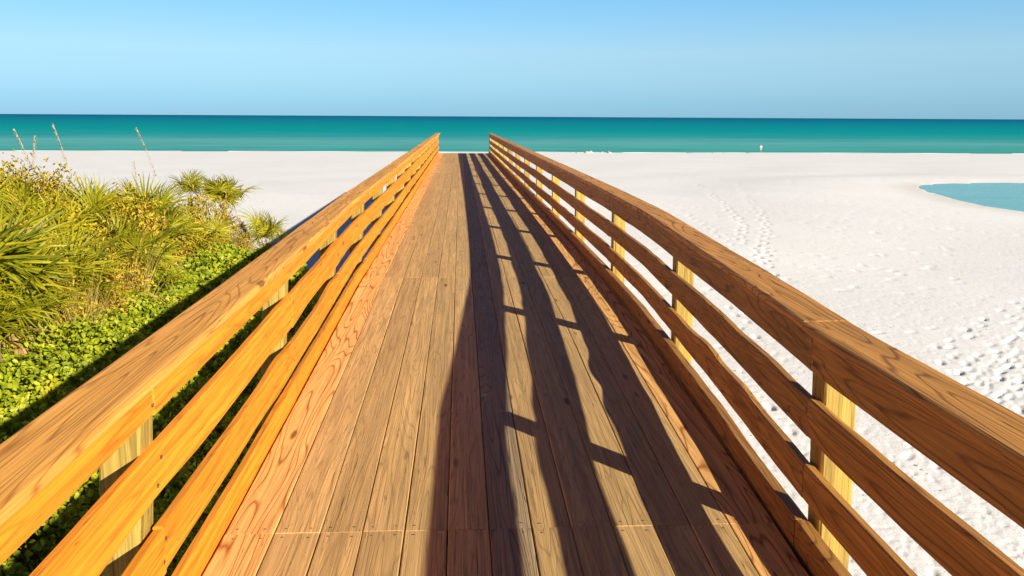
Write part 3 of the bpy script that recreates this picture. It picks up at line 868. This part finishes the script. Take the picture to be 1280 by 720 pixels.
be = [(0, 1), (1, 2), (2, 3), (3, 4), (4, 5), (5, 6), (2, 7), (7, 8), (8, 9), (9, 10), (2, 11), (11, 12), (12, 13), (13, 14), (0, 15), (15, 16), (16, 17), (17, 18), (0, 19), (19, 20), (20, 21), (21, 22)]
br = [.13, .12, .13, .05, .05, .09, .07, .055, .04, .03, .025, .055, .04, .03, .025, .085, .055, .04, .03, .085, .055, .04, .03]
skinned('body', bv, be, br, skin, pr)
skinned('shirt', [bv[i] for i in (1, 2, 7, 8, 11, 12, 0)], [(0, 1), (1, 2), (2, 3), (1, 4), (4, 5), (0, 6)], [.15, .155, .08, .065, .08, .065, .155], shirt, pr)
skinned('shorts', [(0, 0, .93), (.09, 0, .84), (.1, .02, .58), (-.09, 0, .84), (-.1, -.02, .58)], [(0, 1), (1, 2), (0, 3), (3, 4)], [.15, .105, .09, .105, .09], short, pr)
skinned('hair', [(0, -.01, 1.7), (0, -.02, 1.76), (0, -.05, 1.64)], [(0, 1), (0, 2)], [.095, .075, .07], hair, pr)

# ------------------------------------------------------------------ sky, sun, camera
SKYROT = math.atan2(SUN.x, SUN.y)
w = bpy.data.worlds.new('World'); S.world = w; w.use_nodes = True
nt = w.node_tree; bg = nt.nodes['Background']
sky = nt.nodes.new('ShaderNodeTexSky'); sky.sky_type = 'NISHITA'; sky.sun_disc = False
sky.sun_elevation = R(21.3); sky.sun_rotation = SKYROT
sky.air_density = 1.0; sky.dust_density = .3; sky.ozone_density = 2.0; sky.altitude = 0
# the marine air near the horizon is a clean blue band, the zenith much deeper
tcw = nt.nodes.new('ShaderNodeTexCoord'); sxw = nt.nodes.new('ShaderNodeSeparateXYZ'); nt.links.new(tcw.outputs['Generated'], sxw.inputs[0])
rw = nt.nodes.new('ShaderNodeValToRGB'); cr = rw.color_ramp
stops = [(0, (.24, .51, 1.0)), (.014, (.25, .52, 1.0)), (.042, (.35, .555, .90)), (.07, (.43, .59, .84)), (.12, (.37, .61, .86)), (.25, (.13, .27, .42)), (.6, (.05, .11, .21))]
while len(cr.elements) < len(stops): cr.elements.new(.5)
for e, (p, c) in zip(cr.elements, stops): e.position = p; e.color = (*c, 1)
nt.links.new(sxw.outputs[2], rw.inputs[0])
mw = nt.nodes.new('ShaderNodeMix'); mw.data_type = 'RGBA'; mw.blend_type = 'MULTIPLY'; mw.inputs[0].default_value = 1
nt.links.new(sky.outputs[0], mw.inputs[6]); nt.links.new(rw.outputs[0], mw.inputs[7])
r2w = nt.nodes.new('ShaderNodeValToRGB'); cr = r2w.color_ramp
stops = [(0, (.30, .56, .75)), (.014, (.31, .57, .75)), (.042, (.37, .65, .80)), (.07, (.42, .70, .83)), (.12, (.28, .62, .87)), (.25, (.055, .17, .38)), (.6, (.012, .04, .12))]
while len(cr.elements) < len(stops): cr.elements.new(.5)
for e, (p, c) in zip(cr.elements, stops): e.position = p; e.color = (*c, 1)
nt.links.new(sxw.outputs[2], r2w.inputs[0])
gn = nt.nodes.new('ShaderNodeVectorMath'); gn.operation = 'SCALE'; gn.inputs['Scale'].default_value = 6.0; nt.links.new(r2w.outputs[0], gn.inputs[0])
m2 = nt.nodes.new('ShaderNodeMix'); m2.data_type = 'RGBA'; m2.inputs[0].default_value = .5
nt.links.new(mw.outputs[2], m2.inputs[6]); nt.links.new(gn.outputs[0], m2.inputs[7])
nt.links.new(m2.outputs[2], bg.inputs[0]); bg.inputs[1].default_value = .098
sl = bpy.data.lights.new('sun', 'SUN'); sl.energy = 5.0; sl.angle = R(.5); sl.color = (1, .92, .79)
so = bpy.data.objects.new('sun', sl); COL.objects.link(so); so.rotation_euler = SUN.to_track_quat('Z', 'Y').to_euler(); so.location = (20, -25, 20)

cam = bpy.data.cameras.new('camera'); co = bpy.data.objects.new('camera', cam); COL.objects.link(co); S.camera = co
cam.sensor_width = 36; cam.lens = 36 * 1096 / 1280; cam.clip_end = 200000; cam.clip_start = .05
th = math.atan((360 - 145.7) / 1096); yw = R(3.38); rl = R(.31)
fw = Vector((math.sin(yw) * math.cos(th), math.cos(yw) * math.cos(th), -math.sin(th)))
rt = Vector((math.cos(yw), -math.sin(yw), 0)); up = rt.cross(fw)
r2 = rt * math.cos(rl) + up * math.sin(rl); u2 = r2.cross(fw)
co.matrix_world = Matrix(((r2.x, u2.x, -fw.x, 0), (r2.y, u2.y, -fw.y, 0), (r2.z, u2.z, -fw.z, CAMZ), (0, 0, 0, 1)))

S.view_settings.view_transform = 'Standard'; S.view_settings.look = 'None'
S.view_settings.exposure = .85; S.view_settings.gamma = 1.0; S.view_settings.use_curve_mapping = False
S.render.engine = 'CYCLES'; S.render.resolution_x = 1024; S.render.resolution_y = 576
